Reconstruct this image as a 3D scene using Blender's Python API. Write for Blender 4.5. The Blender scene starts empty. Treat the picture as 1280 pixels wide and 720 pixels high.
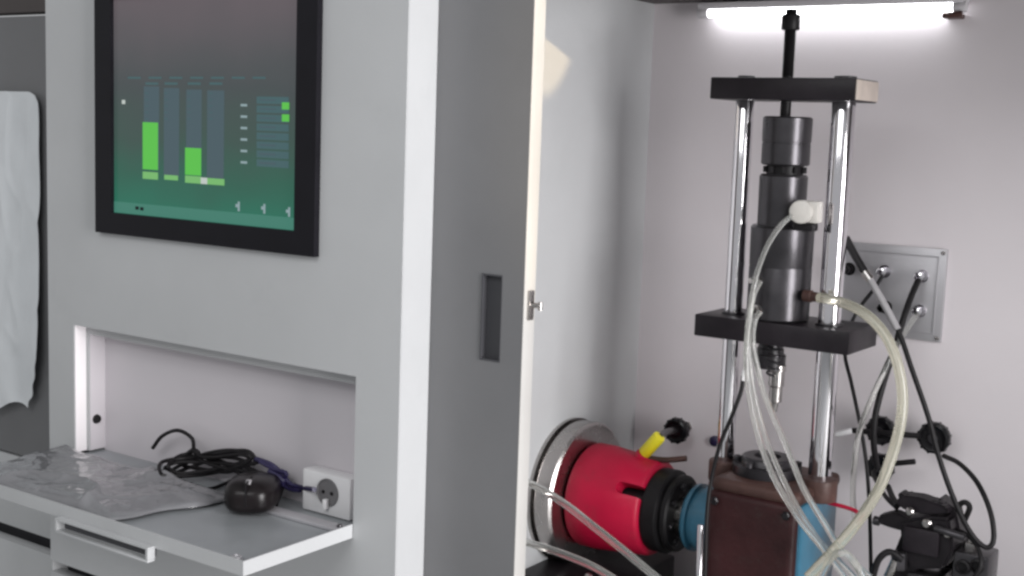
import bpy, bmesh, math, random
from mathutils import Vector, Matrix, noise
random.seed(7)
S = bpy.context.scene
COL = S.collection

# ------------------------------------------------------------------ camera
YAW, PITCH, ROLL, F, CZ = math.radians(34.8), math.radians(7.0), math.radians(2.0), 1600.0, 1.5
r0 = Vector((math.cos(YAW), math.sin(YAW), 0)); f0 = Vector((-math.sin(YAW), math.cos(YAW), 0)); u0 = Vector((0, 0, 1))
FW = f0 * math.cos(PITCH) - u0 * math.sin(PITCH)
u2 = u0 * math.cos(PITCH) + f0 * math.sin(PITCH)
RT = r0 * math.cos(ROLL) + u2 * math.sin(ROLL)
UP = u2 * math.cos(ROLL) - r0 * math.sin(ROLL)
CAM = Vector((0, 0, CZ))
cd = bpy.data.cameras.new('camera'); cam = bpy.data.objects.new('camera', cd); COL.objects.link(cam)
m = Matrix((RT, UP, -FW)).transposed().to_4x4(); m.translation = CAM
cam.matrix_world = m
cd.sensor_width = 36; cd.lens = 36 * F / 1280; cd.clip_start = 0.02; cd.clip_end = 60
S.camera = cam

# ------------------------------------------------------------------ light
w = bpy.data.worlds.new('World'); S.world = w; w.use_nodes = True
bg = w.node_tree.nodes['Background']; bg.inputs[0].default_value = (0.95, 0.965, 0.985, 1); bg.inputs[1].default_value = 0.38

def area(name, loc, target, sx, sy, power, col):
    l = bpy.data.lights.new(name, 'AREA'); l.shape = 'RECTANGLE'; l.size = sx; l.size_y = sy; l.energy = power; l.color = col
    o = bpy.data.objects.new(name, l); COL.objects.link(o); o.location = loc
    o.rotation_euler = (Vector(target) - Vector(loc)).to_track_quat('-Z', 'Y').to_euler()
    return o
area('window_light', (2.2, 0.70, 1.58), (-1.0, 1.6, 1.25), 1.35, 2.2, 152, (1.0, 0.985, 0.99))
area('hall_light', (-0.6, -1.2, 2.9), (-1.0, 1.3, 1.1), 2.0, 1.2, 25, (0.99, 1.0, 1.0))

def sunbeam(loc, target, power, deg, sx, roll, blend):
    l = bpy.data.lights.new('sunbeam', 'SPOT'); l.energy = power; l.color = (1.0, 0.76, 0.42); l.spot_size = math.radians(deg); l.spot_blend = blend; l.shadow_soft_size = 0.01
    o = bpy.data.objects.new('sunbeam', l); COL.objects.link(o); o.location = loc
    q = (Vector(target) - Vector(loc)).to_track_quat('-Z', 'Y').to_matrix() @ Matrix.Rotation(math.radians(roll), 3, 'Z')
    o.rotation_euler = q.to_euler(); o.scale = (sx, 1, 1)
sunbeam((1.7, 0.62, 1.95), (-0.855, 1.270, 1.55), 140, 12.5, 0.10, 0, 0.5)
sunbeam((1.7, 0.62, 1.95), (-1.019, 1.530, 1.612), 230, 3.2, 0.50, -30, 0.4)
S.view_settings.view_transform = 'Standard'; S.view_settings.look = 'None'
S.view_settings.exposure = 0.22; S.view_settings.gamma = 1.0; S.view_settings.use_curve_mapping = False
S.cycles.filter_width = 2.7
S.cycles.max_bounces = 8

# ------------------------------------------------------------------ helpers
def ray(px, py): return FW + RT * ((px - 640) / F) - UP * ((py - 360) / F)
def at(px, py, Y):
    d = ray(px, py); return CAM + d * (Y / d.y)
def atX(px, py, X):
    d = ray(px, py); return CAM + d * (X / d.x)
def atZ(px, py, Z):
    d = ray(px, py); return CAM + d * ((Z - CZ) / d.z)

def mat(name, col, rough=0.5, metal=0.0, mottle=0.06, scale=6.0, bump=0.0, bscale=250.0, rvar=0.08, spec=0.5, coat=0.0, trans=0.0, emit=None, estr=0.0, dirt=0.0, sss=0.0):
    M = bpy.data.materials.new(name); M.use_nodes = True
    nt = M.node_tree; b = nt.nodes['Principled BSDF']
    b.inputs['Metallic'].default_value = metal
    b.inputs['Specular IOR Level'].default_value = spec
    b.inputs['Coat Weight'].default_value = coat
    b.inputs['Coat Roughness'].default_value = 0.08
    b.inputs['Transmission Weight'].default_value = trans
    tc = nt.nodes.new('ShaderNodeTexCoord')
    n = nt.nodes.new('ShaderNodeTexNoise'); n.inputs['Scale'].default_value = scale; n.inputs['Detail'].default_value = 6; n.inputs['Roughness'].default_value = 0.6
    nt.links.new(tc.outputs['Object'], n.inputs['Vector'])
    rp = nt.nodes.new('ShaderNodeValToRGB')
    rp.color_ramp.elements[0].position = 0.3; rp.color_ramp.elements[1].position = 0.7
    a = [max(0, c * (1 - mottle)) for c in col]; d = [min(1, c * (1 + mottle)) for c in col]
    rp.color_ramp.elements[0].color = (*a, 1); rp.color_ramp.elements[1].color = (*d, 1)
    nt.links.new(n.outputs['Fac'], rp.inputs['Fac'])
    out = rp.outputs['Color']
    if dirt > 0:
        n2 = nt.nodes.new('ShaderNodeTexNoise'); n2.inputs['Scale'].default_value = scale * 3.1; n2.inputs['Detail'].default_value = 8; n2.inputs['Roughness'].default_value = 0.75
        nt.links.new(tc.outputs['Object'], n2.inputs['Vector'])
        mr0 = nt.nodes.new('ShaderNodeMapRange'); mr0.inputs['From Min'].default_value = 0.56; mr0.inputs['From Max'].default_value = 0.75; mr0.inputs['To Max'].default_value = dirt
        nt.links.new(n2.outputs['Fac'], mr0.inputs['Value'])
        mx = nt.nodes.new('ShaderNodeMix'); mx.data_type = 'RGBA'
        nt.links.new(mr0.outputs[0], mx.inputs['Factor']); nt.links.new(out, mx.inputs['A']); mx.inputs['B'].default_value = (0.05, 0.045, 0.04, 1)
        out = mx.outputs['Result']
    nt.links.new(out, b.inputs['Base Color'])
    mr = nt.nodes.new('ShaderNodeMapRange'); mr.inputs['To Min'].default_value = max(0.02, rough - rvar); mr.inputs['To Max'].default_value = min(1, rough + rvar)
    nt.links.new(n.outputs['Fac'], mr.inputs['Value']); nt.links.new(mr.outputs[0], b.inputs['Roughness'])
    if bump > 0:
        nb = nt.nodes.new('ShaderNodeTexNoise'); nb.inputs['Scale'].default_value = bscale; nb.inputs['Detail'].default_value = 3
        nt.links.new(tc.outputs['Object'], nb.inputs['Vector'])
        bp = nt.nodes.new('ShaderNodeBump'); bp.inputs['Strength'].default_value = bump; bp.inputs['Distance'].default_value = 0.002
        nt.links.new(nb.outputs['Fac'], bp.inputs['Height']); nt.links.new(bp.outputs[0], b.inputs['Normal'])
    if emit:
        b.inputs['Emission Color'].default_value = (*emit, 1); b.inputs['Emission Strength'].default_value = estr
    return M

M = {}
M['paint'] = mat('light_grey_paint', (0.423, 0.429, 0.436), 0.4, mottle=0.05, scale=3, dirt=0.05, rvar=0.14, bump=0.12, bscale=420)
M['white'] = mat('white_powder_coat', (0.82, 0.785, 0.80), 0.55, mottle=0.03, scale=2.5, bump=0.1, bscale=380)
M['back'] = mat('shaded_powder_coat', (0.68, 0.635, 0.655), 0.55, mottle=0.035, scale=2.5, bump=0.1, bscale=380, dirt=0.03)  # chamber coat toned duller: the back panel's weaker light put into the colour
M['liner'] = mat('grey_lavender_liner', (0.55, 0.52, 0.545), 0.5, mottle=0.03, scale=3)
M['edge'] = mat('white_door_edge', (0.43, 0.42, 0.405), 0.5, mottle=0.05, scale=9)
M['dark'] = mat('dark_grey_paint', (0.15, 0.15, 0.155), 0.36, mottle=0.08, scale=3, bump=0.12, bscale=420)
M['cup'] = mat('dark_plastic', (0.05, 0.05, 0.056), 0.5, mottle=0.1)
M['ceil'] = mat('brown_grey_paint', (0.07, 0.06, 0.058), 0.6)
M['floor'] = mat('concrete_floor', (0.36, 0.37, 0.37), 0.5, mottle=0.15, scale=2, dirt=0.2)
M['bezel'] = mat('black_bezel_plastic', (0.006, 0.0055, 0.008), 0.4, mottle=0.15, scale=20, spec=0.2)
M['black'] = mat('black_oxide_steel', (0.018, 0.016, 0.019), 0.34, metal=0.3, mottle=0.25, scale=25, bump=0.1, bscale=300)
M['plate'] = mat('blackened_plate', (0.014, 0.011, 0.014), 0.4, metal=0.1, mottle=0.3, scale=18, bump=0.12, bscale=260, dirt=0.1, spec=0.3)
M['gun'] = mat('gunmetal_steel', (0.060, 0.057, 0.062), 0.3, metal=0.75, mottle=0.2, scale=22, bump=0.06, bscale=200)
M['chrome'] = mat('chrome', (0.78, 0.76, 0.79), 0.09, metal=1.0, mottle=0.04, scale=12, rvar=0.03)
M['steel'] = mat('turned_steel', (0.42, 0.40, 0.39), 0.27, metal=1.0, mottle=0.14, scale=14, dirt=0.15)
M['alu'] = mat('grey_aluminium', (0.50, 0.49, 0.51), 0.45, metal=0.7, mottle=0.08, scale=14, bump=0.08)
M['red'] = mat('red_enamel', (0.40, 0.004, 0.034), 0.45, spec=0.3, mottle=0.14, scale=12, bump=0.2, bscale=140, coat=0.05, dirt=0.25)
M['maroon'] = mat('maroon_paint', (0.034, 0.010, 0.011), 0.5, spec=0.25, mottle=0.4, scale=10, bump=0.4, bscale=110, dirt=0.6)
M['brown'] = mat('brown_stained_steel', (0.080, 0.042, 0.036), 0.5, spec=0.3, metal=0.15, mottle=0.45, scale=14, bump=0.35, bscale=120, dirt=0.7)
M['blue'] = mat('blue_paint', (0.032, 0.125, 0.195), 0.35, mottle=0.2, scale=12, bump=0.1, bscale=160, coat=0.2, dirt=0.35)
M['yellow'] = mat('yellow_paint', (0.70, 0.62, 0.02), 0.4, mottle=0.12, scale=30)
M['rubber'] = mat('black_rubber', (0.010, 0.009, 0.010), 0.45, mottle=0.2, scale=40, spec=0.2)
M['knob'] = mat('black_knob', (0.005, 0.0045, 0.0055), 0.25, mottle=0.2, scale=40, spec=0.3)
M['cord'] = mat('blue_black_cord', (0.018, 0.014, 0.055), 0.4, mottle=0.2, scale=40)
M['mouse'] = mat('mouse_plastic', (0.008, 0.006, 0.0065), 0.3, mottle=0.2, scale=30, spec=0.25)
M['socket'] = mat('white_plastic', (0.72, 0.71, 0.72), 0.4, mottle=0.03)
M['hose'] = mat('clear_hose', (0.86, 0.86, 0.83), 0.16, mottle=0.06, scale=18, trans=0.88, spec=0.6)
M['hose_warm'] = mat('yellowed_hose', (0.83, 0.81, 0.68), 0.25, mottle=0.07, scale=14, trans=0.8, spec=0.6)
M['grey_rubber'] = mat('grey_rubber', (0.26, 0.25, 0.26), 0.4, mottle=0.15, scale=30)
M['film'] = mat('white_film', (0.62, 0.64, 0.66), 0.38, mottle=0.06, scale=7, bump=0.25, bscale=22, coat=0.2)
M['bag'] = mat('grey_film', (0.27, 0.27, 0.285), 0.2, mottle=0.12, scale=9, bump=0.2, bscale=50, coat=0.5, trans=0.4)
M['pan'] = mat('galvanised_tray', (0.31, 0.325, 0.34), 0.34, mottle=0.1, scale=12, metal=0.25, bump=0.06)
M['dial'] = mat('grey_socket_well', (0.15, 0.145, 0.15), 0.5)
M['dirt'] = mat('dark_machine_grey', (0.012, 0.010, 0.012), 0.38, spec=0.3, metal=0.2, mottle=0.4, scale=20, bump=0.2, bscale=120)
M['table'] = mat('green_grey_table', (0.26, 0.27, 0.25), 0.4, mottle=0.12, scale=8, dirt=0.2)
M['lamp'] = mat('lit_tube', (0.9, 0.9, 0.9), 0.4, emit=(0.95, 0.98, 1.0), estr=7.5)
M['tan'] = mat('painted_end_light', (0.52, 0.45, 0.40), 0.45, metal=0.2, mottle=0.15, scale=30)  # window light on the bar end, put into the colour
M['plug'] = mat('ivory_plug', (0.50, 0.48, 0.45), 0.4, mottle=0.1, scale=40)
M['lampbody'] = mat('lamp_housing', (0.62, 0.60, 0.62), 0.4)

def screen_mat():
    MM = bpy.data.materials.new('lcd_screen'); MM.use_nodes = True
    nt = MM.node_tree; b = nt.nodes['Principled BSDF']
    tc = nt.nodes.new('ShaderNodeTexCoord'); sp = nt.nodes.new('ShaderNodeSeparateXYZ')
    nt.links.new(tc.outputs['Generated'], sp.inputs[0])
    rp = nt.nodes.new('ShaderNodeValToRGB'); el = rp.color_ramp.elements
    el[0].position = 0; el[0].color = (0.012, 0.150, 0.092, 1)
    el[1].position = 1; el[1].color = (0.110, 0.090, 0.100, 1)  # pinkish top: room reflection painted into the glow
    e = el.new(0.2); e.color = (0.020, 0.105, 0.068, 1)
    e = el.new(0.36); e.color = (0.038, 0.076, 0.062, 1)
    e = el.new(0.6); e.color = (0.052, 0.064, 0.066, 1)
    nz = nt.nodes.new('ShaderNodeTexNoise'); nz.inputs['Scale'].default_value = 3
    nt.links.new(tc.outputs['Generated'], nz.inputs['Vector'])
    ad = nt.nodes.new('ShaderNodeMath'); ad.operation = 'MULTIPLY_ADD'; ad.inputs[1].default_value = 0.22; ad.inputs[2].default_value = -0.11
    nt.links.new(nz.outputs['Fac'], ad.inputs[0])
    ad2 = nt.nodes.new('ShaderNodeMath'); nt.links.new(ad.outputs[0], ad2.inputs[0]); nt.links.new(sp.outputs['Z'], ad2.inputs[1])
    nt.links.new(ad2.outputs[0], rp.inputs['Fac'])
    nt.links.new(rp.outputs['Color'], b.inputs['Emission Color']); b.inputs['Emission Strength'].default_value = 0.85; b.inputs['Specular IOR Level'].default_value = 0.25
    b.inputs['Base Color'].default_value = (0.02, 0.02, 0.022, 1); b.inputs['Roughness'].default_value = 0.22
    return MM
M['screen'] = screen_mat()
def glow(name, col, s=0.85): return mat(name, (0.02, 0.02, 0.02), 0.3, mottle=0.0, spec=0.2, emit=col, estr=s)
M['g_bar'] = glow('green_pixels', (0.095, 0.50, 0.062)); M['g_base'] = glow('pale_green_pixels', (0.17, 0.45, 0.14))
M['g_trough'] = glow('slate_pixels', (0.056, 0.094, 0.112)); M['g_teal'] = glow('teal_pixels', (0.045, 0.19, 0.14))
M['g_row'] = glow('dim_teal_pixels', (0.048, 0.108, 0.118)); M['g_line'] = glow('pale_pixels', (0.25, 0.34, 0.36)); M['g_white'] = glow('white_pixels', (0.5, 0.55, 0.52))

class B:
    """collects shapes into one mesh"""
    def __init__(s): s.bm = bmesh.new()
    def box(s, x0, x1, y0, y1, z0, z1, bev=0.0, seg=2, mtx=None):
        t = bmesh.new()
        v = bmesh.ops.create_cube(t, size=1)['verts']
        for q in v: q.co = Vector((x0 + (q.co.x + .5) * (x1 - x0), y0 + (q.co.y + .5) * (y1 - y0), z0 + (q.co.z + .5) * (z1 - z0)))
        if bev > 0: bmesh.ops.bevel(t, geom=t.edges[:], offset=bev, segments=seg, affect='EDGES', clamp_overlap=True, profile=0.5)
        s._merge(t, mtx); return s
    def _merge(s, t, mtx=None):
        if mtx is not None: t.transform(mtx)
        me = bpy.data.meshes.new('tmp'); t.to_mesh(me); t.free(); s.bm.from_mesh(me); bpy.data.meshes.remove(me)
    def lathe(s, prof, origin, axis, n=40, ref=None):
        """prof: list of (distance along axis, radius)"""
        axis = Vector(axis).normalized(); q = axis.to_track_quat('Z', 'Y').to_matrix()
        t = bmesh.new(); rings = []
        for d, r in prof:
            if r <= 1e-6: rings.append([t.verts.new(Vector((0, 0, d)))])
            else: rings.append([t.verts.new(Vector((r * math.cos(2 * math.pi * k / n), r * math.sin(2 * math.pi * k / n), d))) for k in range(n)])
        for a, b in zip(rings, rings[1:]):
            for k in range(n):
                k2 = (k + 1) % n
                if len(a) == 1 and len(b) == 1: continue
                if len(a) == 1: t.faces.new((a[0], b[k2], b[k]))
                elif len(b) == 1: t.faces.new((a[k], a[k2], b[0]))
                else: t.faces.new((a[k], a[k2], b[k2], b[k]))
        bmesh.ops.recalc_face_normals(t, faces=t.faces)
        mt = q.to_4x4(); mt.translation = Vector(origin); s._merge(t, mt); return s
    def cyl(s, p0, p1, r, bev=0.0, n=32, r1=None):
        p0, p1 = Vector(p0), Vector(p1); L = (p1 - p0).length; r1 = r if r1 is None else r1
        if bev > 0: pr = [(0, 0), (0, r - bev), (bev * .3, r - bev * .3), (bev, r), (L - bev, r1), (L - bev * .3, r1 - bev * .3), (L, r1 - bev), (L, 0)]
        else: pr = [(0, 0), (0, r), (L, r1), (L, 0)]
        return s.lathe(pr, p0, p1 - p0, n)
    def tube(s, pts, r, n=12, sub=8, r_end=None):
        pts = spline([Vector(p) for p in pts], sub)
        t = bmesh.new(); prev = None; nrm = None; N = len(pts)
        for i, p in enumerate(pts):
            tan = (pts[min(i + 1, N - 1)] - pts[max(i - 1, 0)]).normalized()
            if nrm is None: nrm = tan.orthogonal().normalized()
            nrm = (nrm - tan * nrm.dot(tan)).normalized(); bn = tan.cross(nrm)
            rr = r if r_end is None else r + (r_end - r) * i / (N - 1)
            ring = [t.verts.new(p + nrm * (rr * math.cos(2 * math.pi * k / n)) + bn * (rr * math.sin(2 * math.pi * k / n))) for k in range(n)]
            if prev:
                for k in range(n): t.faces.new((prev[k], prev[(k + 1) % n], ring[(k + 1) % n], ring[k]))
            else: t.faces.new(ring[::-1])
            prev = ring
        t.faces.new(prev); s._merge(t); return s
    def sphere(s, c, rx, ry, rz, seg=24, mtx=None):
        t = bmesh.new(); bmesh.ops.create_uvsphere(t, u_segments=seg, v_segments=seg // 2, radius=1)
        mm = Matrix.Translation(Vector(c)) @ (mtx.to_4x4() if mtx else Matrix.Identity(4)) @ Matrix.Diagonal((rx, ry, rz, 1))
        s._merge(t, mm); return s
    def holed(s, xs, zs, holes, y0, y1):
        """plate in XZ with rectangular holes, thickness y0..y1"""
        t = bmesh.new(); vs = {}
        def vert(i, j):
            if (i, j) not in vs: vs[i, j] = t.verts.new((xs[i], y0, zs[j]))
            return vs[i, j]
        for i in range(len(xs) - 1):
            for j in range(len(zs) - 1):
                cx, cz = (xs[i] + xs[i + 1]) / 2, (zs[j] + zs[j + 1]) / 2
                if any(h[0] < cx < h[1] and h[2] < cz < h[3] for h in holes): continue
                t.faces.new((vert(i, j), vert(i + 1, j), vert(i + 1, j + 1), vert(i, j + 1)))
        g = bmesh.ops.extrude_face_region(t, geom=t.faces[:])
        for q in g['geom']:
            if isinstance(q, bmesh.types.BMVert): q.co.y = y1
        bmesh.ops.recalc_face_normals(t, faces=t.faces); s._merge(t); return s
    def sheet(s, fn, nu, nv, thick):
        t = bmesh.new()
        g = [[t.verts.new(fn(i / nu, j / nv)) for j in range(nv + 1)] for i in range(nu + 1)]
        for i in range(nu):
            for j in range(nv): t.faces.new((g[i][j], g[i + 1][j], g[i + 1][j + 1], g[i][j + 1]))
        bmesh.ops.recalc_face_normals(t, faces=t.faces)
        bmesh.ops.solidify(t, geom=t.faces[:], thickness=thick); s._merge(t); return s
    def obj(s, name, m, parent=None, smooth=True, ang=32, **kw):
        me = bpy.data.meshes.new(name); s.bm.to_mesh(me); s.bm.free()
        if smooth:
            for p in me.polygons: p.use_smooth = True
            me.set_sharp_from_angle(angle=math.radians(ang))
        me.materials.append(M[m]); o = bpy.data.objects.new(name, me); COL.objects.link(o)
        if parent:
            o.parent = parent; o.matrix_parent_inverse = Matrix.Identity(4)
            P = Matrix.Identity(4); q = parent
            while q: P = q.matrix_basis @ P; q = q.parent
            o.matrix_basis = P.inverted()
        for k, v in kw.items(): o[k] = v
        return o

def spline(p, sub):
    if len(p) < 3: return p
    out = []
    q = [p[0] * 2 - p[1]] + p + [p[-1] * 2 - p[-2]]
    for i in range(1, len(q) - 2):
        a, b, c, d = q[i - 1:i + 3]
        for k in range(sub):
            t = k / sub
            out.append(0.5 * ((2 * b) + (c - a) * t + (2 * a - 5 * b + 4 * c - d) * t * t + (3 * b - a - 3 * c + d) * t ** 3))
    out.append(p[-1]); return out

def thing(name, label, cat, loc=(0, 0, 0), group=None):
    o = bpy.data.objects.new(name, None); COL.objects.link(o); o.location = loc; o.empty_display_size = 0.05
    o['label'] = label; o['category'] = cat
    if group: o['group'] = group
    return o
def tag(o, label, cat, group=None):
    o['label'] = label; o['category'] = cat
    if group: o['group'] = group
    return o
def kid(src, parent, delta, name=None):
    c = src.copy(); COL.objects.link(c); c.parent = parent
    c.matrix_basis = Matrix.Translation(Vector(delta)) @ src.matrix_basis
    return c

# ------------------------------------------------------------------ setting
fl = B().box(-6, 4, -4, 5, -0.05, 0.0).obj('floor', 'floor'); fl['kind'] = 'structure'

# ------------------------------------------------------------------ test bench cabinet
XL, XR, Y0, YD, YB = -1.706, -0.998, 1.2, 1.257, 1.80
XW, XDR, ZTOP, ZC = -1.019, -0.855, 2.12, 1.705
RX0, RX1, RZ0, RZ1 = -1.643, -1.070, 0.985, 1.184
bench = thing('test_bench', 'large grey steel test bench cabinet with screen console and open white chamber', 'test bench', (-1.0, 1.5, 0))
MX0, MX1, MZ0, MZ1 = -1.577, -1.137, 1.331, 1.70
B().holed([XL, RX0, RX1, XR], [0.80, RZ0, RZ1, ZTOP], [(RX0, RX1, RZ0, RZ1)], Y0, Y0 + 0.002).obj('front_panel', 'paint', bench)
B().box(XR - 0.002, XR, Y0 + 0.0022, 1.80, 0.05, ZTOP).obj('side_panel', 'paint', bench)
B().box(XL, XL + 0.002, Y0 + 0.0022, 1.80, 0.05, ZTOP).obj('side_panel', 'paint', bench)
B().box(XL + .0025, XR - .0025, Y0 + 0.03, Y0 + 0.034, 0.70, 0.98).obj('toe_board', 'cup', bench)
B().box(XL, XR, Y0, Y0 + 0.02, 0.05, 0.782, 0.001).obj('lower_panel', 'paint', bench)
# recess: shallow frame, return flange, deeper box
fr = B()
fr.box(RX0 - .0015, RX0, Y0 + .0023, 1.222, RZ0, RZ1); fr.box(RX0, RX1, Y0 + .0023, 1.222, RZ1, RZ1 + .0015)
fr.box(RX1, RX1 + .0015, Y0 + .0023, 1.222, RZ0, RZ1)
fr.obj('recess_frame', 'white', bench)
B().holed([RX0 - .0015, RX0 + .006, RX1 - .008, RX1 + .0015], [RZ0, RZ1 - .016, RZ1 + .0015], [(RX0 + .006, RX1 - .008, 0, RZ1 - .016)], 1.2223, 1.224).obj('recess_flange', 'paint', bench)
li = B(); lx0, lx1, lz1, ly = RX0 + .006, RX1 - .008, RZ1 - .016, 1.252
li.box(lx0 - .0015, lx0, 1.2243, ly, RZ0, lz1); li.box(lx1, lx1 + .0015, 1.2243, ly, RZ0, lz1); li.box(lx0, lx1, 1.2243, ly, lz1, lz1 + .0015)
li.box(lx0 - .0015, lx1 + .0015, ly, ly + .0015, RZ0 - .01, lz1 + .0015)
li.obj('recess_liner', 'liner', bench)
B().box(RX0, RX1, Y0 + .003, ly - .0005, RZ0 - .012, RZ0 - .004).obj('recess_floor', 'pan', bench)
p = atX(114, 525, lx0)
B().lathe([(0, .0), (0, .0075), (.003, .0065), (.004, 0)], (lx0, 1.236, p.z), (1, 0, 0), 20).obj('cable_grommet', 'rubber', bench)

# monitor
mon = B().holed([MX0, MX0 + .036, MX1 - .036, MX1], [MZ0, MZ0 + .031, MZ1 - .034, MZ1], [(MX0 + .036, MX1 - .036, MZ0 + .031, MZ1 - .034)], Y0 - .010, Y0 - .0005).obj('monitor', 'bezel', bench)
SY = Y0 - .004
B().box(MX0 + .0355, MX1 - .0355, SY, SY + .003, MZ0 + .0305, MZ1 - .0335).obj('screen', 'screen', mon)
def pix(name, m, x0, y0, x1, y1, h=.0004, off=0.0):
    a = at((x0 + x1) / 2, y0, SY); b = at((x0 + x1) / 2, y1, SY); c = at(x0, (y0 + y1) / 2, SY); d = at(x1, (y0 + y1) / 2, SY)
    B().box(c.x, d.x, SY - h - off, SY - off - .0001, b.z, a.z).obj(name, m, mon, smooth=False)
for x0, x1, t, bt in ((180, 199, 108, 211), (205, 224, 110, 221), (233, 252, 112, 218), (259, 280, 113, 223)): pix('level_trough', 'g_trough', x0, t, x1, bt)
for x0, x1, t, bt in ((179, 198, 153, 212), (232, 252, 185, 219)): pix('level_bar', 'g_bar', x0, t, x1, bt, off=.0006)
for x0, x1, t, bt in ((179, 198, 215, 224), (206, 223, 219, 225), (232, 252, 220, 229), (255, 281, 223, 231)): pix('readout_tile', 'g_base', x0, t, x1, bt, off=.0006)
pix('cursor', 'g_white', 252, 222, 260, 230, off=.0012)
for k in range(8): pix('table_row', 'g_row', 321, 121 + k * 11.3, 361, 130 + k * 11.3)
for k in range(8): pix('table_text', 'g_trough', 325, 124 + k * 11.3, 345, 126 + k * 11.3, off=.0006)
for x in (190, 214, 243, 270):
    for k in range(5): pix('scale_tick', 'g_row', x - 8, 116 + k * 8, x - 4, 117.2 + k * 8, off=.0006)
    pix('column_title', 'g_row', x - 8, 103, x + 8, 106)
for k in range(7): pix('title_text', 'g_row', 160 + k * 26, 96, 176 + k * 26, 98.5)
for y in (128, 143): pix('value_cell', 'g_bar', 353, y, 362, y + 9, off=.0006)
for k in range(6): pix('caption', 'g_line', 301, 130 + k * 14.3, 309, 133 + k * 14.3)
sz0 = MZ0 + .0312
B().box(MX0 + .0362, MX1 - .0362, SY - .0005, SY - .0001, sz0, sz0 + .016).obj('task_bar', 'g_teal', mon, smooth=False)
for x, y in ((299, 258), (331, 261), (362, 265)):
    pix('icon', 'g_line', x - 1.2, y - 6, x + 1.2, y + 6, off=.0006); pix('icon', 'g_line', x - 3.5, y - 3, x - .8, y + 1, off=.0012)
for x, y in ((172, 260), (178, 261)): pix('icon', 'bezel', x - 2, y - 2, x + 2, y + 2, off=.0008)
pix('icon', 'g_white', 153, 125, 157, 130, off=.0006)

# keyboard tray
TZ, TYF = 0.991, 1.013
tray = B()
tray.box(RX0, RX1 - .002, TYF, Y0 - .0008, TZ - .018, TZ - .010)
tray.box(RX0, RX1 - .002, TYF - .0025, TYF, TZ - .018, TZ)
tray.box(RX1 - .002, RX1, TYF - .0025, Y0 - .0008, TZ - .018, TZ); tray.box(RX0 - .002, RX0, TYF - .0025, Y0 - .0008, TZ - .018, TZ)
tray = tray.obj('keyboard_tray', 'paint', bench)
B().box(RX0 + .001, RX1 - .003, TYF + .001, Y0 - .002, TZ - .0099, TZ - .0085).obj('tray_liner', 'pan', tray)
B().box(RX0 + .002, RX1 - .004, Y0 - .022, Y0 - .002, TZ - .0083, TZ - .003, .001).obj('hinge_strip', 'alu', tray)
bmp = B().lathe([(0, 0), (0, .0075), (.005, .007), (.006, .003), (.0045, .002), (.0045, 0)], (RX1 - .028, TYF + .013, TZ - .0085), (0, 0, 1), 20).obj('bumper', 'alu', tray)
B().lathe([(0, 0), (0, .004), (.003, .003), (.0035, 0)], (RX1 - .012, Y0 - .012, TZ - .003), (0, 0, 1), 16).obj('screw', 'gun', tray)
a = at(70, 640, TYF - .012); b_ = at(186, 680, TYF - .012); hz = TZ - .0165
ph = B(); ph.box(a.x, b_.x, TYF - .014, TYF - .0027, hz - .018, hz - .015, .0008); ph.box(a.x, a.x + .004, TYF - .014, TYF - .0027, hz - .0148, hz - .0014); ph.box(b_.x - .004, b_.x, TYF - .014, TYF - .0027, hz - .0148, hz - .0014)
ph.box(a.x, b_.x, TYF - .014, TYF - .0027, hz - .0012, hz + .0012)
pull = ph.obj('pull_handle', 'paint', tray)
B().box(a.x + .005, b_.x - .005, TYF - .0024, TYF + .004, hz - .0145, hz - .001).obj('pull_recess', 'cup', tray)

# power socket in the recess
q0 = at(378, 590, 1.226); q1 = at(438, 600, 1.226)
sz = 0.985
sk = B().box(q0.x, q1.x, 1.226, 1.2515, sz - .003, sz + .054, .003).obj('power_socket', 'socket', bench)
cx_ = (q0.x + q1.x) / 2 + .004; cz_ = sz + .029
B().lathe([(0, .019), (.0016, .019), (.002, .0175), (.0005, .0165), (.0004, 0)], (cx_, 1.2258, cz_), (0, -1, 0), 32).obj('socket_ring', 'dial', sk)
B().box(cx_ - .003, cx_ + .003, 1.218, 1.2250, cz_ - .022, cz_ - .008, .001).obj('socket_tab', 'socket', sk)
for k in (-1, 1): B().cyl((cx_ + k * .0075, 1.2242, cz_), (cx_ + k * .0075, 1.2250, cz_), .0025, n=12).obj('pin_hole', 'rubber', sk)

# doors
HX0, HX1, HZ0, HZ1 = -.918, -.888, 1.219, 1.326
door = B().holed([XR + .001, HX0, HX1, XDR - .002], [.30, HZ0, HZ1, ZTOP], [(HX0, HX1, HZ0, HZ1)], YD, YD + .0215).obj('sliding_door', 'dark', bench)
cu = B(); cu.box(HX0, HX1, YD + .008, YD + .0095, HZ0, HZ1); cu.box(HX0, HX0 + .002, YD - .0015, YD + .008, HZ0, HZ1); cu.box(HX1 - .001, HX1, YD - .0005, YD + .008, HZ0, HZ1)
cu.box(HX0 + .002, HX1 - .001, YD - .001, YD + .008, HZ1 - .002, HZ1); cu.box(HX0 + .002, HX1 - .001, YD - .001, YD + .008, HZ0, HZ0 + .002)
cu.obj('handle_cup', 'cup', door)
B().box(XDR - .0018, XDR, YD, YD + .0235, .30, ZTOP, .0006).obj('edge_strip', 'edge', door)
lt = B(); pz = atX(664, 381, XDR)
lt.box(XDR, XDR + .004, YD + .006, YD + .016, pz.z - .018, pz.z + .018, .001); lt.cyl((XDR + .003, YD + .011, pz.z), (XDR + .016, YD + .012, pz.z + .001), .0032, n=14); lt.cyl((XDR + .015, YD + .012, pz.z - .005), (XDR + .015, YD + .012, pz.z + .005), .003, n=12)
lt.obj('door_latch', 'steel', door)
ld = B().box(-2.6, XL - .001, YD, YD + .0215, .93, 1.655, .002).obj('side_door', 'dark', bench)
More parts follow.
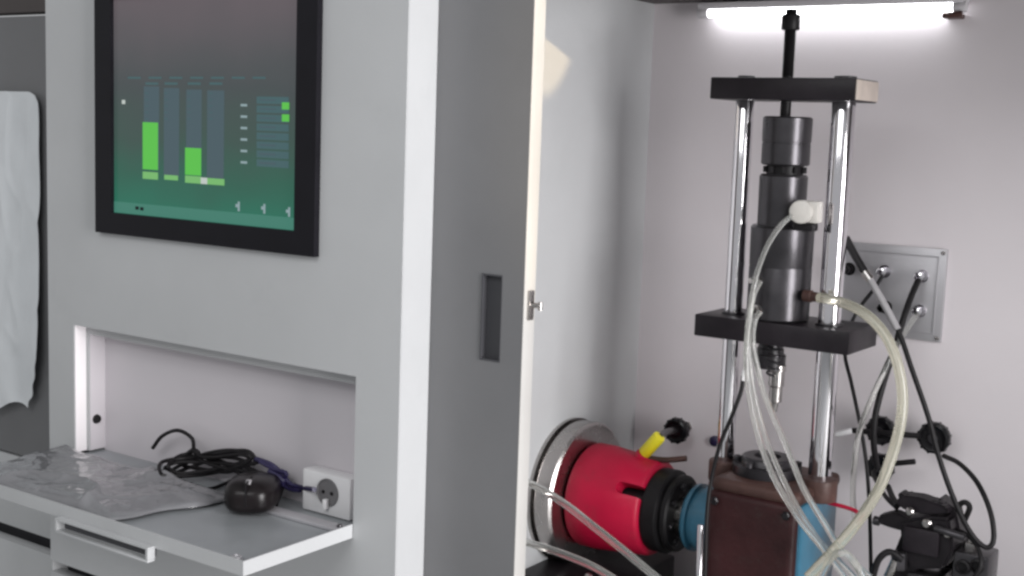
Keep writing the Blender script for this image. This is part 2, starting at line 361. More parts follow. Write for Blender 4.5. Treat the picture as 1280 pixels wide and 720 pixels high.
B().box(-2.6, XL - .001, YD - .004, YD + .03, 1.660, ZTOP, .002).obj('header', 'ceil', bench)
B().box(-2.6, XL - .001, YD + .002, YD + .02, .80, .926, .002).obj('lower_panel', 'paint', bench)
B().box(-2.6, XL - .001, YD + .04, YD + .05, .05, .80).obj('toe_board', 'cup', bench)
B().box(-2.6, XL - .001, YD - .002, YD + .02, .05, .775, .002).obj('lower_panel', 'paint', bench)
# chamber
CXR = 0.62  # unseen right wall, positioned to shade the back panel from the window light
B().box(XW - .002, XW, YD + .0225, YB, .70, ZC).obj('chamber_wall', 'white', bench)
B().box(XW - .002, CXR + .002, YB, YB + .002, .70, ZC + .3).obj('back_panel', 'back', bench)
B().box(CXR, CXR + .002, YD + .03, YB, .70, ZC).obj('chamber_wall', 'white', bench)  # unseen right wall, placed to shade the back panel
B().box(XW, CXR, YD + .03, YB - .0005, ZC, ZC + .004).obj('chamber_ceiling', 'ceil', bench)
B().box(XR + .003, .50, YD + .024, YD + .028, ZC + .006, ZTOP).obj('header', 'paint', bench)
B().box(XW + .001, CXR, YD + .03, YB - .001, .70, .74).obj('work_table', 'table', bench)
B().box(XR + .003, .50, YD, YD + .02, .05, .74).obj('lower_panel', 'paint', bench)

# lamp tube under the chamber ceiling
l0, l1 = at(872, 14, 1.775), at(1205, 12, 1.775)
LZ = 1.690
hs = B().box(l0.x, l1.x, 1.772, 1.7995, LZ + .001, LZ + .012, .002).obj('strip_lamp', 'lampbody', bench)
B().cyl((l0.x + .018, 1.778, LZ - .004), (l1.x - .014, 1.778, LZ - .004), .0062, .002, 20).obj('tube', 'lamp', hs)
for x in (l0.x + .009, l1.x - .006): B().cyl((x - .009, 1.778, LZ - .004), (x + .009, 1.778, LZ - .004), .0078, .002, 20).obj('end_cap', 'lampbody', hs)
c = at(1190, 18, 1.78); lb = B().box(c.x - .012, c.x + .012, 1.775, 1.7998, c.z - .005, c.z + .002, .002); lb.cyl((c.x - .004, 1.772, c.z - .002), (c.x + .016, 1.772, c.z), .004, .001, 14); lb.obj('lamp_clip', 'brown', hs)

# connector plate on the back panel
a = at(1047, 300, YB); b_ = at(1187, 310, YB); c = at(1181, 428, YB)
gx0, gx1, gz0, gz1 = a.x, b_.x - .001, c.z, a.z - .001
cp = B().box(gx0, gx1, YB - .006, YB - .0003, gz0, gz1, .0012).obj('connector_plate', 'alu', bench)
B().holed([gx0 + .010, gx0 + .012, gx1 - .012, gx1 - .010], [gz0 + .010, gz0 + .012, gz1 - .012, gz1 - .010], [(gx0 + .012, gx1 - .012, gz0 + .012, gz1 - .012)], YB - .0075, YB - .0058).obj('raised_border', 'alu', cp)
sc = None
for x in (gx0 + .005, gx1 - .005):
    for z in (gz0 + .005, gz1 - .005):
        B().lathe([(0, .0032), (.002, .003), (.0026, 0)], (x, YB - .006, z), (0, -1, 0), 14).obj('screw', 'steel', cp)
for (x, y) in ((1057, 337), (1102, 340), (1149, 346), (1103, 385), (1146, 390)):
    q = at(x, y, YB - .02)
    f = B(); f.lathe([(0, .0075), (.006, .0075), (.006, .0055), (.012, .0055), (.013, .0068), (.019, .0068), (.02, .004), (.024, .004)], (q.x, YB - .006, q.z), (0, -1, 0), 6)
    f.lathe([(0, .0095), (.0015, .0092), (.0018, 0)], (q.x, YB - .006, q.z), (0, -1, 0), 20)
    f.obj('pipe_fitting', 'chrome' if x > 1110 or y == 340 else 'rubber', cp)
for x, y, Y, mm in ((776, 523, 1.66, 'steel'),):
    q = atX(x, y, XW)
    t = B(); t.lathe([(0, .008), (.004, .008), (.004, .005), (.012, .005), (.013, 0)], (XW, q.y, q.z), (1, 0, 0), 6); t.cyl((XW + .004, q.y - .008, q.z - .007), (XW + .008, q.y + .008, q.z + .008), .003, n=10)
    t.obj('wall_bolt', mm, bench)
q = at(894, 551, YB); B().lathe([(0, .0085), (.005, .008), (.007, .004), (.007, 0)], (q.x, YB, q.z), (0, -1, 0), 20).obj('wall_plug', 'cord', bench)

# ------------------------------------------------------------------ things on the console
def film_fn(u, v):
    z = 1.015 + (1.535 - 1.015) * v
    xr = at(53, 300, 1.25).x
    # rounded top corner and torn lower corner
    top = max(0, (v - .955) / .045); xr -= .022 * (1 - math.sqrt(max(0, 1 - top * top)))
    low = max(0, (.22 - v) / .22); xr -= .030 * low ** 1.3 + .004 * low * math.sin(v * 90)
    x = -2.25 + (xr + 2.25) * u
    z += .012 * (1 - v) * math.sin(x * 40) * (1 - v)
    y = YD - .006 - .010 * (0.5 + 0.5 * noise.noise(Vector((x * 9, z * 5, 0)))) - .004 * noise.noise(Vector((x * 30, z * 12, 3))) - .0025 * max(0, 1 - 3 * abs(noise.noise(Vector((x * 16 + z * 5, z * 7 - x * 6, 5))))) ** 2 - .006 * (1 - v)
    return Vector((x, min(y, YD - .004), z))
fo = B().sheet(film_fn, 120, 110, .0012).obj('protective_sheet', 'film', ang=80)
tag(fo, 'white crinkled plastic sheet hanging on the dark panel left of the screen', 'plastic sheet')

def bag_fn(u, v):
    x = -1.66 + (at(212, 625, 1.1).x + 1.66) * u
    yb, yf = 1.188, 1.018
    y = yf + (yb - yf) * v + .003 * math.sin(u * 9 + 1)
    x += (.050 * (v - .35) + .004 * math.sin(v * 11)) * u
    e = min(u, 1 - u, v, 1 - v); d = min(1, e * 9)
    rid = lambda q: (1 - abs(noise.noise(q)) * 2.4)
    wx = x + .012 * noise.noise(Vector((x * 18, y * 18, 9))); wy = y + .012 * noise.noise(Vector((x * 18, y * 18, 19)))
    f = max(0, rid(Vector((wx * 6 + wy * 5, wy * 8 - wx * 4, 2.3)))) ** 4 * .009 + max(0, rid(Vector((wx * 15 - wy * 9, wy * 14, 7.1)))) ** 6 * .0022 + max(0, rid(Vector((wx * 34 + wy * 22, wy * 30 - wx * 12, 3.7)))) ** 5 * .0007
    h = .002 + d ** .5 * (.011 + .006 * noise.noise(Vector((x * 5, y * 7, 4))) + f + .0010 * noise.noise(Vector((x * 60, y * 60, 2))))
    return Vector((x, y, TZ - .0065 + h))
bo = B().sheet(bag_fn, 190, 100, .0006).obj('plastic_bag', 'bag', ang=70)
tag(bo, 'crumpled grey plastic bag lying flat on the fold-down tray', 'plastic bag')

# mouse
mc = atZ(317, 634, TZ - .0085); mz = TZ - .0083
mouse = thing('computer_mouse', 'small black computer mouse resting on the fold-down tray beside its tangled cable', 'mouse', (mc.x, mc.y, mz))
def mouse_body():
    t = bmesh.new(); bmesh.ops.create_uvsphere(t, u_segments=44, v_segments=28, radius=1)
    pw = lambda a, e: math.copysign(abs(a) ** e, a)
    for v in t.verts:
        x, y, z = v.co; h = math.hypot(x, y)
        c, s_ = (x / h, y / h) if h > 1e-6 else (0, 0)
        hh = h ** .62; zz = pw(z, .62)
        xx, yy = hh * pw(c, .68), hh * pw(s_, .68)
        v.co = Vector((xx * .0305 * (1 - .06 * yy), yy * .047, .0185 + zz * (.0185 if zz < 0 else .021 - .0035 * yy - .003 * yy * yy)))
    return t
rot = Matrix.Translation((mc.x, mc.y, mz)) @ Matrix.Rotation(math.radians(35), 4, 'Z') @ Matrix.Scale(1.14, 4)
mb = B(); mb._merge(mouse_body(), rot); mb.obj('shell', 'mouse', mouse, ang=60)
sm = B(); sm.box(-.0009, .0009, -.0475, -.012, .014, .0412, mtx=rot); sm.obj('button_seam', 'rubber', mouse)
wh = B(); wh.cyl(rot @ Vector((-.003, -.030, .0368)), rot @ Vector((.003, -.030, .0368)), .006, .001, 20); wh.obj('scroll_wheel', 'grey_rubber', mouse)
def tp(px, py, h=.004):
    q = atZ(px, py, TZ - .0085 + h)
    return q if q.y < 1.236 - h * .3 else at(px, py, 1.236 - h * .3)
cable = [tp(345, 632), tp(352, 606), tp(330, 592, .006), tp(300, 588, .02), tp(270, 575, .012), tp(235, 585), tp(205, 595, .02), tp(202, 578, .03), tp(240, 572, .03), tp(290, 572, .02), tp(318, 580, .012), tp(310, 564, .03), tp(275, 566, .034), tp(245, 574, .02), tp(215, 588, .01), tp(225, 600, .005), tp(255, 612, .004), tp(285, 603, .004), tp(300, 592, .008), tp(262, 580, .026), tp(232, 568, .034), tp(210, 582, .025), tp(228, 592, .012), tp(275, 585, .018), tp(310, 575, .02), tp(300, 568, .036), tp(262, 572, .036), tp(244, 566, .03), tp(240, 548, .034), tp(222, 538, .034), tp(203, 545, .024), tp(191, 560, .012)]
B().tube(cable, .0029, 8, 7).obj('cable', 'rubber', mouse)
B().tube([tp(335, 606, .003), tp(318, 588, .010), tp(288, 580, .024), tp(252, 578, .020), tp(222, 578, .026), tp(206, 586, .018), tp(222, 595, .010), tp(262, 592, .012), tp(296, 584, .022), tp(314, 572, .030), tp(292, 563, .034), tp(258, 567, .03), tp(228, 580, .018), tp(250, 586, .016), tp(284, 590, .012), tp(306, 582, .02), tp(322, 578, .02)], .0029, 8, 7).obj('cable', 'rubber', mouse)
B().tube([tp(234, 568, .028), tp(242, 563, .034), tp(248, 568, .028), tp(242, 576, .022), tp(233, 571, .028)], .004, 8, 6).obj('cable_tie', 'rubber', mouse)
pc = thing('power_cord', 'blue-black power cord running from behind the mouse to the white socket', 'cord', tuple(tp(360, 605)))
B().tube([tp(318, 573, .016), tp(338, 580, .016), tp(352, 592, .010), tp(362, 604, .008), tp(376, 609, .007), at(393, 612, 1.212)], .0034, 10, 8).obj('cord', 'cord', pc)
B().tube([tp(325, 577, .022), tp(342, 586, .020), tp(358, 592, .018), tp(352, 602, .01), tp(362, 611, .006), tp(376, 613, .006)], .0032, 10, 8).obj('cord', 'cord', pc)
B().cyl(tp(338, 588, .010), tp(358, 604, .010), .0075, .002, 14).obj('plug', 'cord', pc)

# ------------------------------------------------------------------ press frame and injector
FY0, FYM = 1.55, 1.59
AX = -.675
frame = thing('press_frame', 'black two-column press frame with chrome rods and a central screw', 'press frame', (AX, FYM, 1.06))
B().box(-.770, -.5725, FY0, 1.632, 1.551, 1.5795, .0016).obj('top_bar', 'plate', frame)
B().box(-.5724, -.5708, FY0 + .002, 1.630, 1.5528, 1.5778, .0004).obj('lit_end_face', 'tan', frame)  # thin added piece; its tan stands in for window light on the bar end
pl = B().box(-.775, -.559, FY0, 1.655, 1.2335, 1.263, .0016).obj('lower_plate', 'plate', frame)
for x, r in ((-.737, .0120), (-.6005, .0150)):
    B().cyl((x, FYM, 1.058), (x, FYM, 1.5508), r, .001, 40).obj('rod', 'chrome', frame)
    B().cyl((x, FYM, 1.5797), (x, FYM, 1.5835), r * .95, .001, 32).obj('rod_cap', 'black', frame)
    B().lathe([(0, r + .001), (0, r + .0035), (.003, r + .003), (.003, r + .001)], (x, FYM, 1.2632), (0, 0, 1), 40).obj('bushing', 'black', frame)
zt = at(993, 18, FYM).z
sb = B(); sb.cyl((AX - .004, FYM, at(985, 147, FYM).z), (AX - .004, FYM, zt - .016), .0070, .0005, 24)
for k in range(46): sb.lathe([(0, .0069), (.0009, .0079), (.0018, .0069)], (AX - .004, FYM, 1.584 + k * .00185), (0, 0, 1), 20)
sb = sb.obj('press_screw', 'rubber', frame)
B().cyl((AX - .004, FYM, zt - .020), (AX - .004, FYM, zt), .0118, .0015, 6 * 4).obj('screw_head', 'rubber', sb)

inj = thing('unit_injector', 'dark steel cylindrical unit injector held upright between two chrome rods', 'injector', (AX, FYM, 1.10))
def zz(py): return at(985, py, FYM).z
pr = [(0, 0), (0, .029), (.002, .0315), (.028, .0315), (.0285, .0310), (.0305, .0310), (.031, .0318), (zz(146) - zz(207) - .002, .0322), (zz(146) - zz(207), .030), (zz(146) - zz(207), .012), (zz(146) - zz(207), 0)]
cap = B().lathe(pr, (AX, FYM, zz(207)), (0, 0, 1), 48)
cap = cap.obj('upper_cylinder', 'gun', inj)
nk = B().cyl((AX, FYM, zz(222)), (AX, FYM, zz(205)), .024, 0, 32)
for k in range(10):
    a_ = k * math.tau / 10; nk.cyl((AX + .026 * math.cos(a_), FYM + .026 * math.sin(a_), zz(216)), (AX + .026 * math.cos(a_), FYM + .026 * math.sin(a_), zz(208.5)), .003, n=8)
nk.obj('neck', 'rubber', inj)
h = zz(218) - zz(290); B().lathe([(0, 0), (0, .031), (h - .003, .0315), (h, .029), (h, 0)], (AX - .001, FYM, zz(290)), (0, 0, 1), 48).obj('middle_cylinder', 'gun', inj)
h = zz(287) - zz(405); lc = B().lathe([(0, 0), (0, .038), (.003, .041), (h * .55, .041), (h * .56, .0405), (h * .575, .0405), (h * .585, .041), (h - .003, .0415), (h, .039), (h, 0)], (AX + .002, FYM, 1.2634), (0, 0, 1), 56).obj('lower_cylinder', 'gun', inj)
# sensor plug
s0 = at(1004, 265, 1.552)
sn = B(); sn.cyl((s0.x, 1.566, s0.z), (s0.x + .004, 1.532, s0.z + .001), .0150, .003, 28); sn.box(s0.x + .002, s0.x + .024, 1.540, 1.560, s0.z - .013, s0.z + .015, .003)
sn.obj('connector_plug', 'plug', inj)
B().box(s0.x - .010, s0.x + .016, 1.545, 1.566, s0.z - .024, s0.z - .0135, .002).obj('plug_clip', 'rubber', inj)
for py in (351, 388):
    q = at(955, py, 1.553)
    f = B(); d = Vector((-.45, -1, 0)).normalized(); o_ = Vector((q.x, 1.568, q.z))
    f.lathe([(0, .008), (.012, .008), (.012, .006), (.016, .006), (.017, .0075), (.023, .0075), (.024, .0045), (.032, .0040), (.032, 0)], o_, d, 6 if py == 351 else 6); f.obj('pipe_fitting', 'steel', inj)
q = at(1018, 371, 1.57); f = B(); f.lathe([(0, .008), (.010, .008), (.011, .0065), (.024, .006), (.024, 0)], (q.x - .014, 1.572, q.z), (1, -.15, 0), 16); f.obj('outlet_fitting', 'brown', inj)
# below the plate
ib = B(); zb = 1.233
ib.lathe([(0, 0), (0, .020), (.020, .021), (.021, .0175), (.030, .0175), (.031, .0190), (zb - zz(475) , .0190)][0:1] + [(0, .0205), (.018, .021), (.0185, .018), (.026, .018), (.027, .0165), (.036, .0160), (.036, 0)], (AX - .005, FYM, zb - .036), (0, 0, 1), 36)
ib.obj('injector_body', 'black', inj)
sp = [Vector((AX + .006 + .0085 * math.cos(k * .5), FYM - .012 + .0085 * math.sin(k * .5), 1.2325 - k * .0007)) for k in range(62)]
B().tube(sp, .0015, 8, 2).obj('spring', 'gun', inj)
nz = B(); nz.lathe([(0, 0), (0, .003), (.012, .005), (.014, .0085), (.034, .0088), (.036, .0105), (.055, .0105), (.056, .012), (.064, .012), (.064, 0)], (AX + .006, FYM, 1.138), (0, 0, 1), 28); nz.obj('nozzle', 'steel', inj)

# ------------------------------------------------------------------ cam box
BX0, BX1, BY0, BY1, BZ1 = -.727, -.598, 1.522, 1.665, 1.052
box = thing('cam_box', 'maroon and blue cam box with brown top under the injector', 'cam box', ((BX0 + BX1) / 2, 1.6, .74))
B().box(BX0 + .004, BX1 - .002, BY0 + .016, BY1, .741, BZ1 - .020, .006).obj('housing', 'blue', box)
fc = B().box(BX0, BX1 - .004, BY0 - .004, BY0 + .0155, .741, BZ1 - .016, .009, 3).obj('front_cover', 'maroon', box)
for x in (BX0 + .012, BX1 - .016):
    for z in (BZ1 - .03,): B().lathe([(0, .006), (.003, .006), (.0045, .0045), (.0045, 0)], (x, BY0 - .004, z), (0, -1, 0), 6).obj('cover_bolt', 'black', fc)
tf = B().box(BX0 + .002, BX1, BY0, BY1 + .002, BZ1 - .0195, BZ1, .008, 3)
tf.cyl((-.6005, FYM, BZ1 - .022), (-.6005, FYM, BZ1 + .008), .024, .003, 40); tf.cyl((-.737, FYM, BZ1 - .022), (-.737, FYM, BZ1 + .008), .022, .003, 40)
tf.obj('top_flange', 'brown', box)
rg = B().lathe([(0, .022), (0, .046), (.012, .046), (.014, .044), (.014, .036), (.022, .034), (.024, .032), (.024, .018), (.01, .016), (.01, 0)], (AX, FYM, BZ1 + .0003), (0, 0, 1), 44)
rg.obj('seat_ring', 'black', box)
for k in range(6):
    a_ = k * math.tau / 6 + .3; B().lathe([(0, .006), (.006, .006), (.0065, .005), (.0065, .0028), (.003, .0026), (.003, 0)], (AX + .040 * math.cos(a_), FYM + .040 * math.sin(a_), BZ1 + .0143), (0, 0, 1), 16).obj('seat_bolt', 'gun', box)
q = at(1057, 634, 1.60)
cl_ = B(); cl_.tube([Vector((BX1 - .003, 1.60, q.z + .002)), at(1063, 636, 1.595), at(1074, 643, 1.59), at(1078, 652, 1.588)], .0028, 8, 6); cl_.obj('red_lead', 'red', box)

# shining pin on the front left
p0, p1 = at(876, 656, 1.50), at(878, 722, 1.50)
pn = B(); pn.cyl(p1 + Vector((0, 0, -.20)), p0, .0042, .001, 16)
pn = pn.obj('drain_tube', 'chrome'); tag(pn, 'slim bright metal tube standing upright left of the maroon cover', 'metal tube')

# ------------------------------------------------------------------ drive coupling
DY, DZ = 1.60, .967
drv = thing('drive_coupling', 'steel flywheel and red sleeve coupling lying along the shaft', 'coupling', (-.9, DY, .74))
fx = -.972
R1 = .108
B().lathe([(0, 0), (0, R1 - .004), (.004, R1), (.026, R1), (.0265, R1 - .010), (.031, R1 - .010), (.0315, R1 - .003), (.034, R1 - .002), (.056, R1 - .002), (.059, R1 - .006), (.059, .072), (.054, .070), (.054, 0)], (XW + .0005, DY, DZ), (1, 0, 0), 72).obj('flywheel', 'steel', drv)
# red sleeve with a real slot
def sleeve():
    b = B(); r = .077
    b.lathe([(0, .050), (0, r - .004), (.002, r - .0015), (.005, r), (.030, r), (.110, r - .008), (.113, r - .010), (.115, r - .013), (.115, .050), (0, .050)], (fx + .016, DY, DZ), (1, 0, 0), 72)
    o = b.obj('sleeve', 'red', drv, ang=40)
    q = at(795, 602, 1.545)
    k = B(); d = Vector((0, -.84, .54)) ; e0 = Vector((fx + .004 + .098, DY, DZ)) ; e1 = Vector((fx + .170, DY, DZ))
    for e in (e0,): k.cyl(e + d * .04, e + d * .09, .0085, n=24)
    k2 = B(); q_ = d.to_track_quat('Z', 'X').to_matrix().to_4x4(); 
    ax = Vector((1, 0, 0)); bz = d.normalized(); by = bz.cross(ax)
    mt = Matrix((ax, by, bz)).transposed().to_4x4(); mt.translation = e0
    k2.box(0, .06, -.0085, .0085, .04, .09, mtx=mt)
    dg = None
    for kk in (k, k2):
        c = kk.obj('cutter', 'rubber'); md = o.modifiers.new('cut', 'BOOLEAN'); md.object = c; md.operation = 'DIFFERENCE'; md.solver = 'EXACT'
        bpy.context.view_layer.update(); dg = bpy.context.evaluated_depsgraph_get()
        me = bpy.data.meshes.new_from_object(o.evaluated_get(dg)); o.modifiers.clear(); o.data = me
        bpy.data.objects.remove(c)
    for p in o.data.polygons: p.use_smooth = True
    o.data.set_sharp_from_angle(angle=math.radians(35))
    return o
sleeve()
B().lathe([(0, 0), (0, .044), (.13, .044), (.13, 0)], (fx + .003, DY, DZ), (1, 0, 0), 40).obj('hub_shaft', 'black', drv)
ccx = fx + .134
B().lathe([(0, .02), (-.004, .056), (-.001, .060), (.020, .060), (.022, .057), (.024, .050), (.026, .050), (.028, .055), (.034, .055), (.037, .052), (.037, .02)], (ccx, DY, DZ), (1, 0, 0), 64).obj('collar', 'rubber', drv)
for k in range(8):
    a_ = k * math.tau / 8 + .2; B().lathe([(0, .005), (.004, .005), (.005, .004), (.005, 0)], (ccx + .0368, DY + .042 * math.cos(a_), DZ + .042 * math.sin(a_)), (1, 0, 0), 12).obj('collar_bolt', 'gun', drv)
B().lathe([(0, 0), (0, .030), (.016, .030), (.016, 0)], (ccx + .037, DY, DZ), (1, 0, 0), 40).obj('shaft', 'steel', drv)
bf = B(); bf.lathe([(0, 0), (0, .044), (.004, .048), (.009, .048), (.010, .042), (.018, .042), (.019, .047), (BX0 + .005 - ccx - .053 + .0, .047)], (ccx + .053, DY, DZ), (1, 0, 0), 56)
bf = bf.obj('bearing_flange', 'blue', box)
# yellow-ended locking lever standing off the sleeve
q0, q1 = at(805, 567, 1.60), at(825, 545, 1.60)
lv = thing('locking_lever', 'yellow-tipped locking lever on top of the red sleeve', 'lever', tuple(q0))
B().cyl(at(800, 574, 1.60), q0, .011, .002, 20).obj('lever_base', 'red', lv)
B().cyl(q0, q1, .0095, .002, 20).obj('lever_tip', 'yellow', lv)
B().tube([at(824, 546, 1.602), at(833, 540, 1.66), at(842, 538, 1.742)], .0050, 12, 6).obj('link', 'gun', lv)
B().tube([at(812, 573, 1.602), at(832, 575, 1.605), at(858, 573, 1.61)], .0042, 10, 6).obj('lever_arm', 'brown', lv)
bd = thing('drive_bed', 'dark machined bed block under the flywheel and red sleeve', 'machine bed', (-.95, 1.55, .741))
B().box(-1.010, -.86, 1.47, 1.70, .741, DZ - .098, .006).obj('bed_block', 'dirt', bd)
B().box(-.99, -.872, 1.462, 1.4695, .80, DZ - .104, .002).obj('bed_plate', 'gun', bd)
q = at(737, 690, 1.50); B().lathe([(0, .009), (.006, .009), (.007, .006), (.014, .006), (.016, .003), (.016, 0)], (q.x, q.y, DZ - .098), (0, 0, 1), 6).obj('bed_bolt', 'steel', bd)

# ------------------------------------------------------------------ black knobs
def knob(px, py, r, Y, label, mark=True, ax=(0.0, -1, 0)):
    q = at(px, py, Y); rr = r * (q - CAM).dot(FW) / F
    t = thing('hand_knob', label, 'knob', tuple(q), 'black hand knobs on the back panel')
    ax = Vector(ax).normalized()
    b = B(); b.lathe([(0, 0), (0, rr * .78), (.004, rr * .98), (.010, rr), (.014, rr * .96), (.016, rr * .80), (.0145, rr * .6), (.0150, rr * .3), (.016, 0)], q - ax * .008, ax, 40)
    for k in range(12):
        a_ = k * math.tau / 12; e = ax.orthogonal().normalized(); f_ = ax.cross(e)
        o_ = q + (e * math.cos(a_) + f_ * math.sin(a_)) * rr * .96; b.cyl(o_ - ax * .004, o_ + ax * .006, rr * .09, n=8)
    b.obj('knob', 'knob', t)
    s = B(); s.cyl(q - ax * .0078, Vector((q.x, YB - .0005, q.z)), .0050, n=14); s.obj('stem', 'gun', t)
    B().cyl(Vector((q.x, YB - .006, q.z)), Vector((q.x, YB - .0008, q.z)), .010, .001, 6).obj('nut', 'steel', t)
    if mark: B().lathe([(0, rr * .32), (.0015, rr * .30), (.002, 0)], q + ax * .0076, ax, 20).obj('cap', 'gun', t)
    return t
knob(846, 538, 16, 1.765, 'round black knob just above the yellow-tipped lever')
knob(1101, 538, 18, 1.765, 'round black knob behind the yellowed thick hose, with a white-tipped side rod')
knob(1168, 547, 20, 1.765, 'rightmost round black knob, by the looped black hose')
knob(1101, 584, 17, 1.765, 'lowest of the round black knobs, above the black clamp')
rd = thing('side_rod', 'thin black rod with a white tip crossing behind the hoses', 'rod', tuple(at(1080, 539, 1.745)))
B().cyl(at(1066, 538, 1.75), at(1150, 545, 1.75), .0042, .0005, 12).obj('rod', 'rubber', rd)
B().cyl(at(1045, 543, 1.75), at(1066, 538, 1.75), .0042, .001, 12).obj('tip', 'socket', rd)
st = B(); st.cyl(at(1110, 580, 1.752), at(1144, 577, 1.752), .004, .0008, 12); tag(st.obj('short_rod', 'rubber'), 'short black rod sticking out from the lowest black knob', 'rod')

# ------------------------------------------------------------------ hoses
def hose(name, pts, rpx, m, label, cat='hose', parts=None, group=None, n=14):
    P3 = [at(x, y, Y) for x, y, Y in pts]
    mid = P3[len(P3) // 2]; r = rpx * (mid - CAM).dot(FW) / F
    if not parts:
        o = B().tube(P3, r, n, 8).obj(name, m, ang=60); tag(o, label, cat, group); return o
    t = thing(name, label, cat, tuple(P3[0]), group)
    B().tube(P3, r, n, 8).obj('line', m, t, ang=60)
    for nm, mm, pp, rr in parts:
        Q = [at(x, y, Y) for x, y, Y in pp]; B().tube(Q, rr * (mid - CAM).dot(FW) / F, 14, 6).obj(nm, mm, t, ang=60)
    return t
hose('clear_hose', [(993, 267, 1.535), (975, 283, 1.525), (957, 312, 1.52), (944, 350, 1.52), (937, 395, 1.515), (936, 440, 1.51), (942, 490, 1.505), (958, 550, 1.50), (985, 612, 1.495), (1018, 668, 1.49), (1045, 697, 1.485), (1075, 728, 1.48)], 3.3, 'hose', 'thin clear hose arching from the white plug and down past the cylinders')
hose('clear_hose', [(950, 352, 1.535), (941, 372, 1.52), (934, 420, 1.506), (934, 470, 1.50), (944, 530, 1.495), (964, 590, 1.488), (996, 645, 1.482), (1035, 694, 1.478), (1062, 730, 1.474)], 3.7, 'hose', 'clear hose from the upper side fitting, leftmost of the hanging bunch')
hose('clear_hose', [(950, 390, 1.535), (943, 402, 1.525), (941, 430, 1.52), (949, 470, 1.515), (962, 510, 1.51), (984, 560, 1.505), (1004, 610, 1.50), (1034, 660, 1.49), (1052, 688, 1.487), (1088, 722, 1.482)], 3.8, 'hose', 'clear hose from the lower side fitting, rightmost of the hanging bunch')
hose('thick_hose', [(1024, 372, 1.555), (1045, 376, 1.545), (1075, 388, 1.535), (1100, 410, 1.53), (1117, 440, 1.525), (1127, 480, 1.52), (1127, 520, 1.515), (1116, 566, 1.51), (1098, 612, 1.50), (1070, 655, 1.49), (1040, 690, 1.475), (1010, 722, 1.462)], 6.9, 'hose_warm', 'thick yellowed hose curving from the cylinder outlet down to the right')
hose('clear_hose', [(1022, 728, 1.47), (1040, 696, 1.472), (1056, 692, 1.474), (1070, 706, 1.474), (1082, 728, 1.474)], 5.0, 'hose', 'short clear hose bend where the hose bunch crosses at the bottom')
hose('black_hose', [(1058, 300, 1.60), (1070, 320, 1.60), (1087, 348, 1.595), (1105, 380, 1.59), (1124, 416, 1.585), (1140, 462, 1.58), (1160, 520, 1.58), (1172, 566, 1.58), (1190, 618, 1.58), (1212, 664, 1.58), (1232, 684, 1.585), (1242, 674, 1.59), (1238, 640, 1.60), (1222, 604, 1.62), (1200, 580, 1.66), (1180, 570, 1.70)], 3.3, 'rubber', 'long black hose with a grey section, looping at the lower right',
     parts=[('sleeve', 'rubber', [(1057, 297, 1.60), (1068, 318, 1.60), (1084, 345, 1.595)], 5.2), ('grey_section', 'grey_rubber', [(1086, 347, 1.595), (1105, 380, 1.588), (1122, 412, 1.584)], 4.6), ('ferrule', 'steel', [(1081, 340, 1.5955), (1088, 350, 1.5945)], 6.0)])
hose('black_hose', [(1148, 350, 1.775), (1140, 368, 1.76), (1130, 396, 1.74), (1118, 436, 1.72), (1104, 480, 1.70), (1094, 520, 1.69), (1092, 552, 1.69), (1096, 584, 1.70)], 4.0, 'rubber', 'black hose dropping from the upper right fitting of the connector plate')
hose('grey_hose', [(1146, 393, 1.775), (1137, 406, 1.755), (1122, 430, 1.72), (1106, 462, 1.70), (1088, 502, 1.68), (1074, 540, 1.675), (1068, 580, 1.67), (1066, 620, 1.67), (1070, 660, 1.66)], 3.6, 'hose', 'thin pale hose from the lower right fitting of the connector plate')
hose('black_cable', [(1103, 345, 1.775), (1092, 362, 1.765), (1078, 380, 1.76), (1064, 405, 1.75), (1056, 440, 1.72), (1064, 478, 1.70), (1075, 530, 1.69), (1083, 580, 1.68), (1087, 640, 1.67), (1089, 725, 1.66)], 2.4, 'rubber', 'thin black cable falling behind the right chrome rod', 'cable')
hose('black_cable', [(929, 470, 1.535), (926, 490, 1.53), (914, 522, 1.52), (900, 556, 1.512), (890, 596, 1.508), (884, 640, 1.50), (881, 725, 1.49)], 2.6, 'rubber', 'thin black cable running down in front of the left chrome rod', 'cable',
     parts=[('tip', 'socket', [(931, 462, 1.537), (929, 476, 1.534)], 3.2)])
hose('clear_hose', [(600, 590, 1.42), (640, 598, 1.44), (668, 607, 1.45), (706, 630, 1.45), (742, 658, 1.44), (782, 690, 1.43), (830, 730, 1.42)], 4.8, 'hose', 'clear hose slanting down across the front of the red sleeve')
hose('clear_hose', [(600, 668, 1.41), (640, 674, 1.41), (672, 682, 1.41), (708, 694, 1.41), (745, 710, 1.405), (785, 735, 1.40)], 4.8, 'hose', 'lowest clear hose, crossing the dark bed under the flywheel')

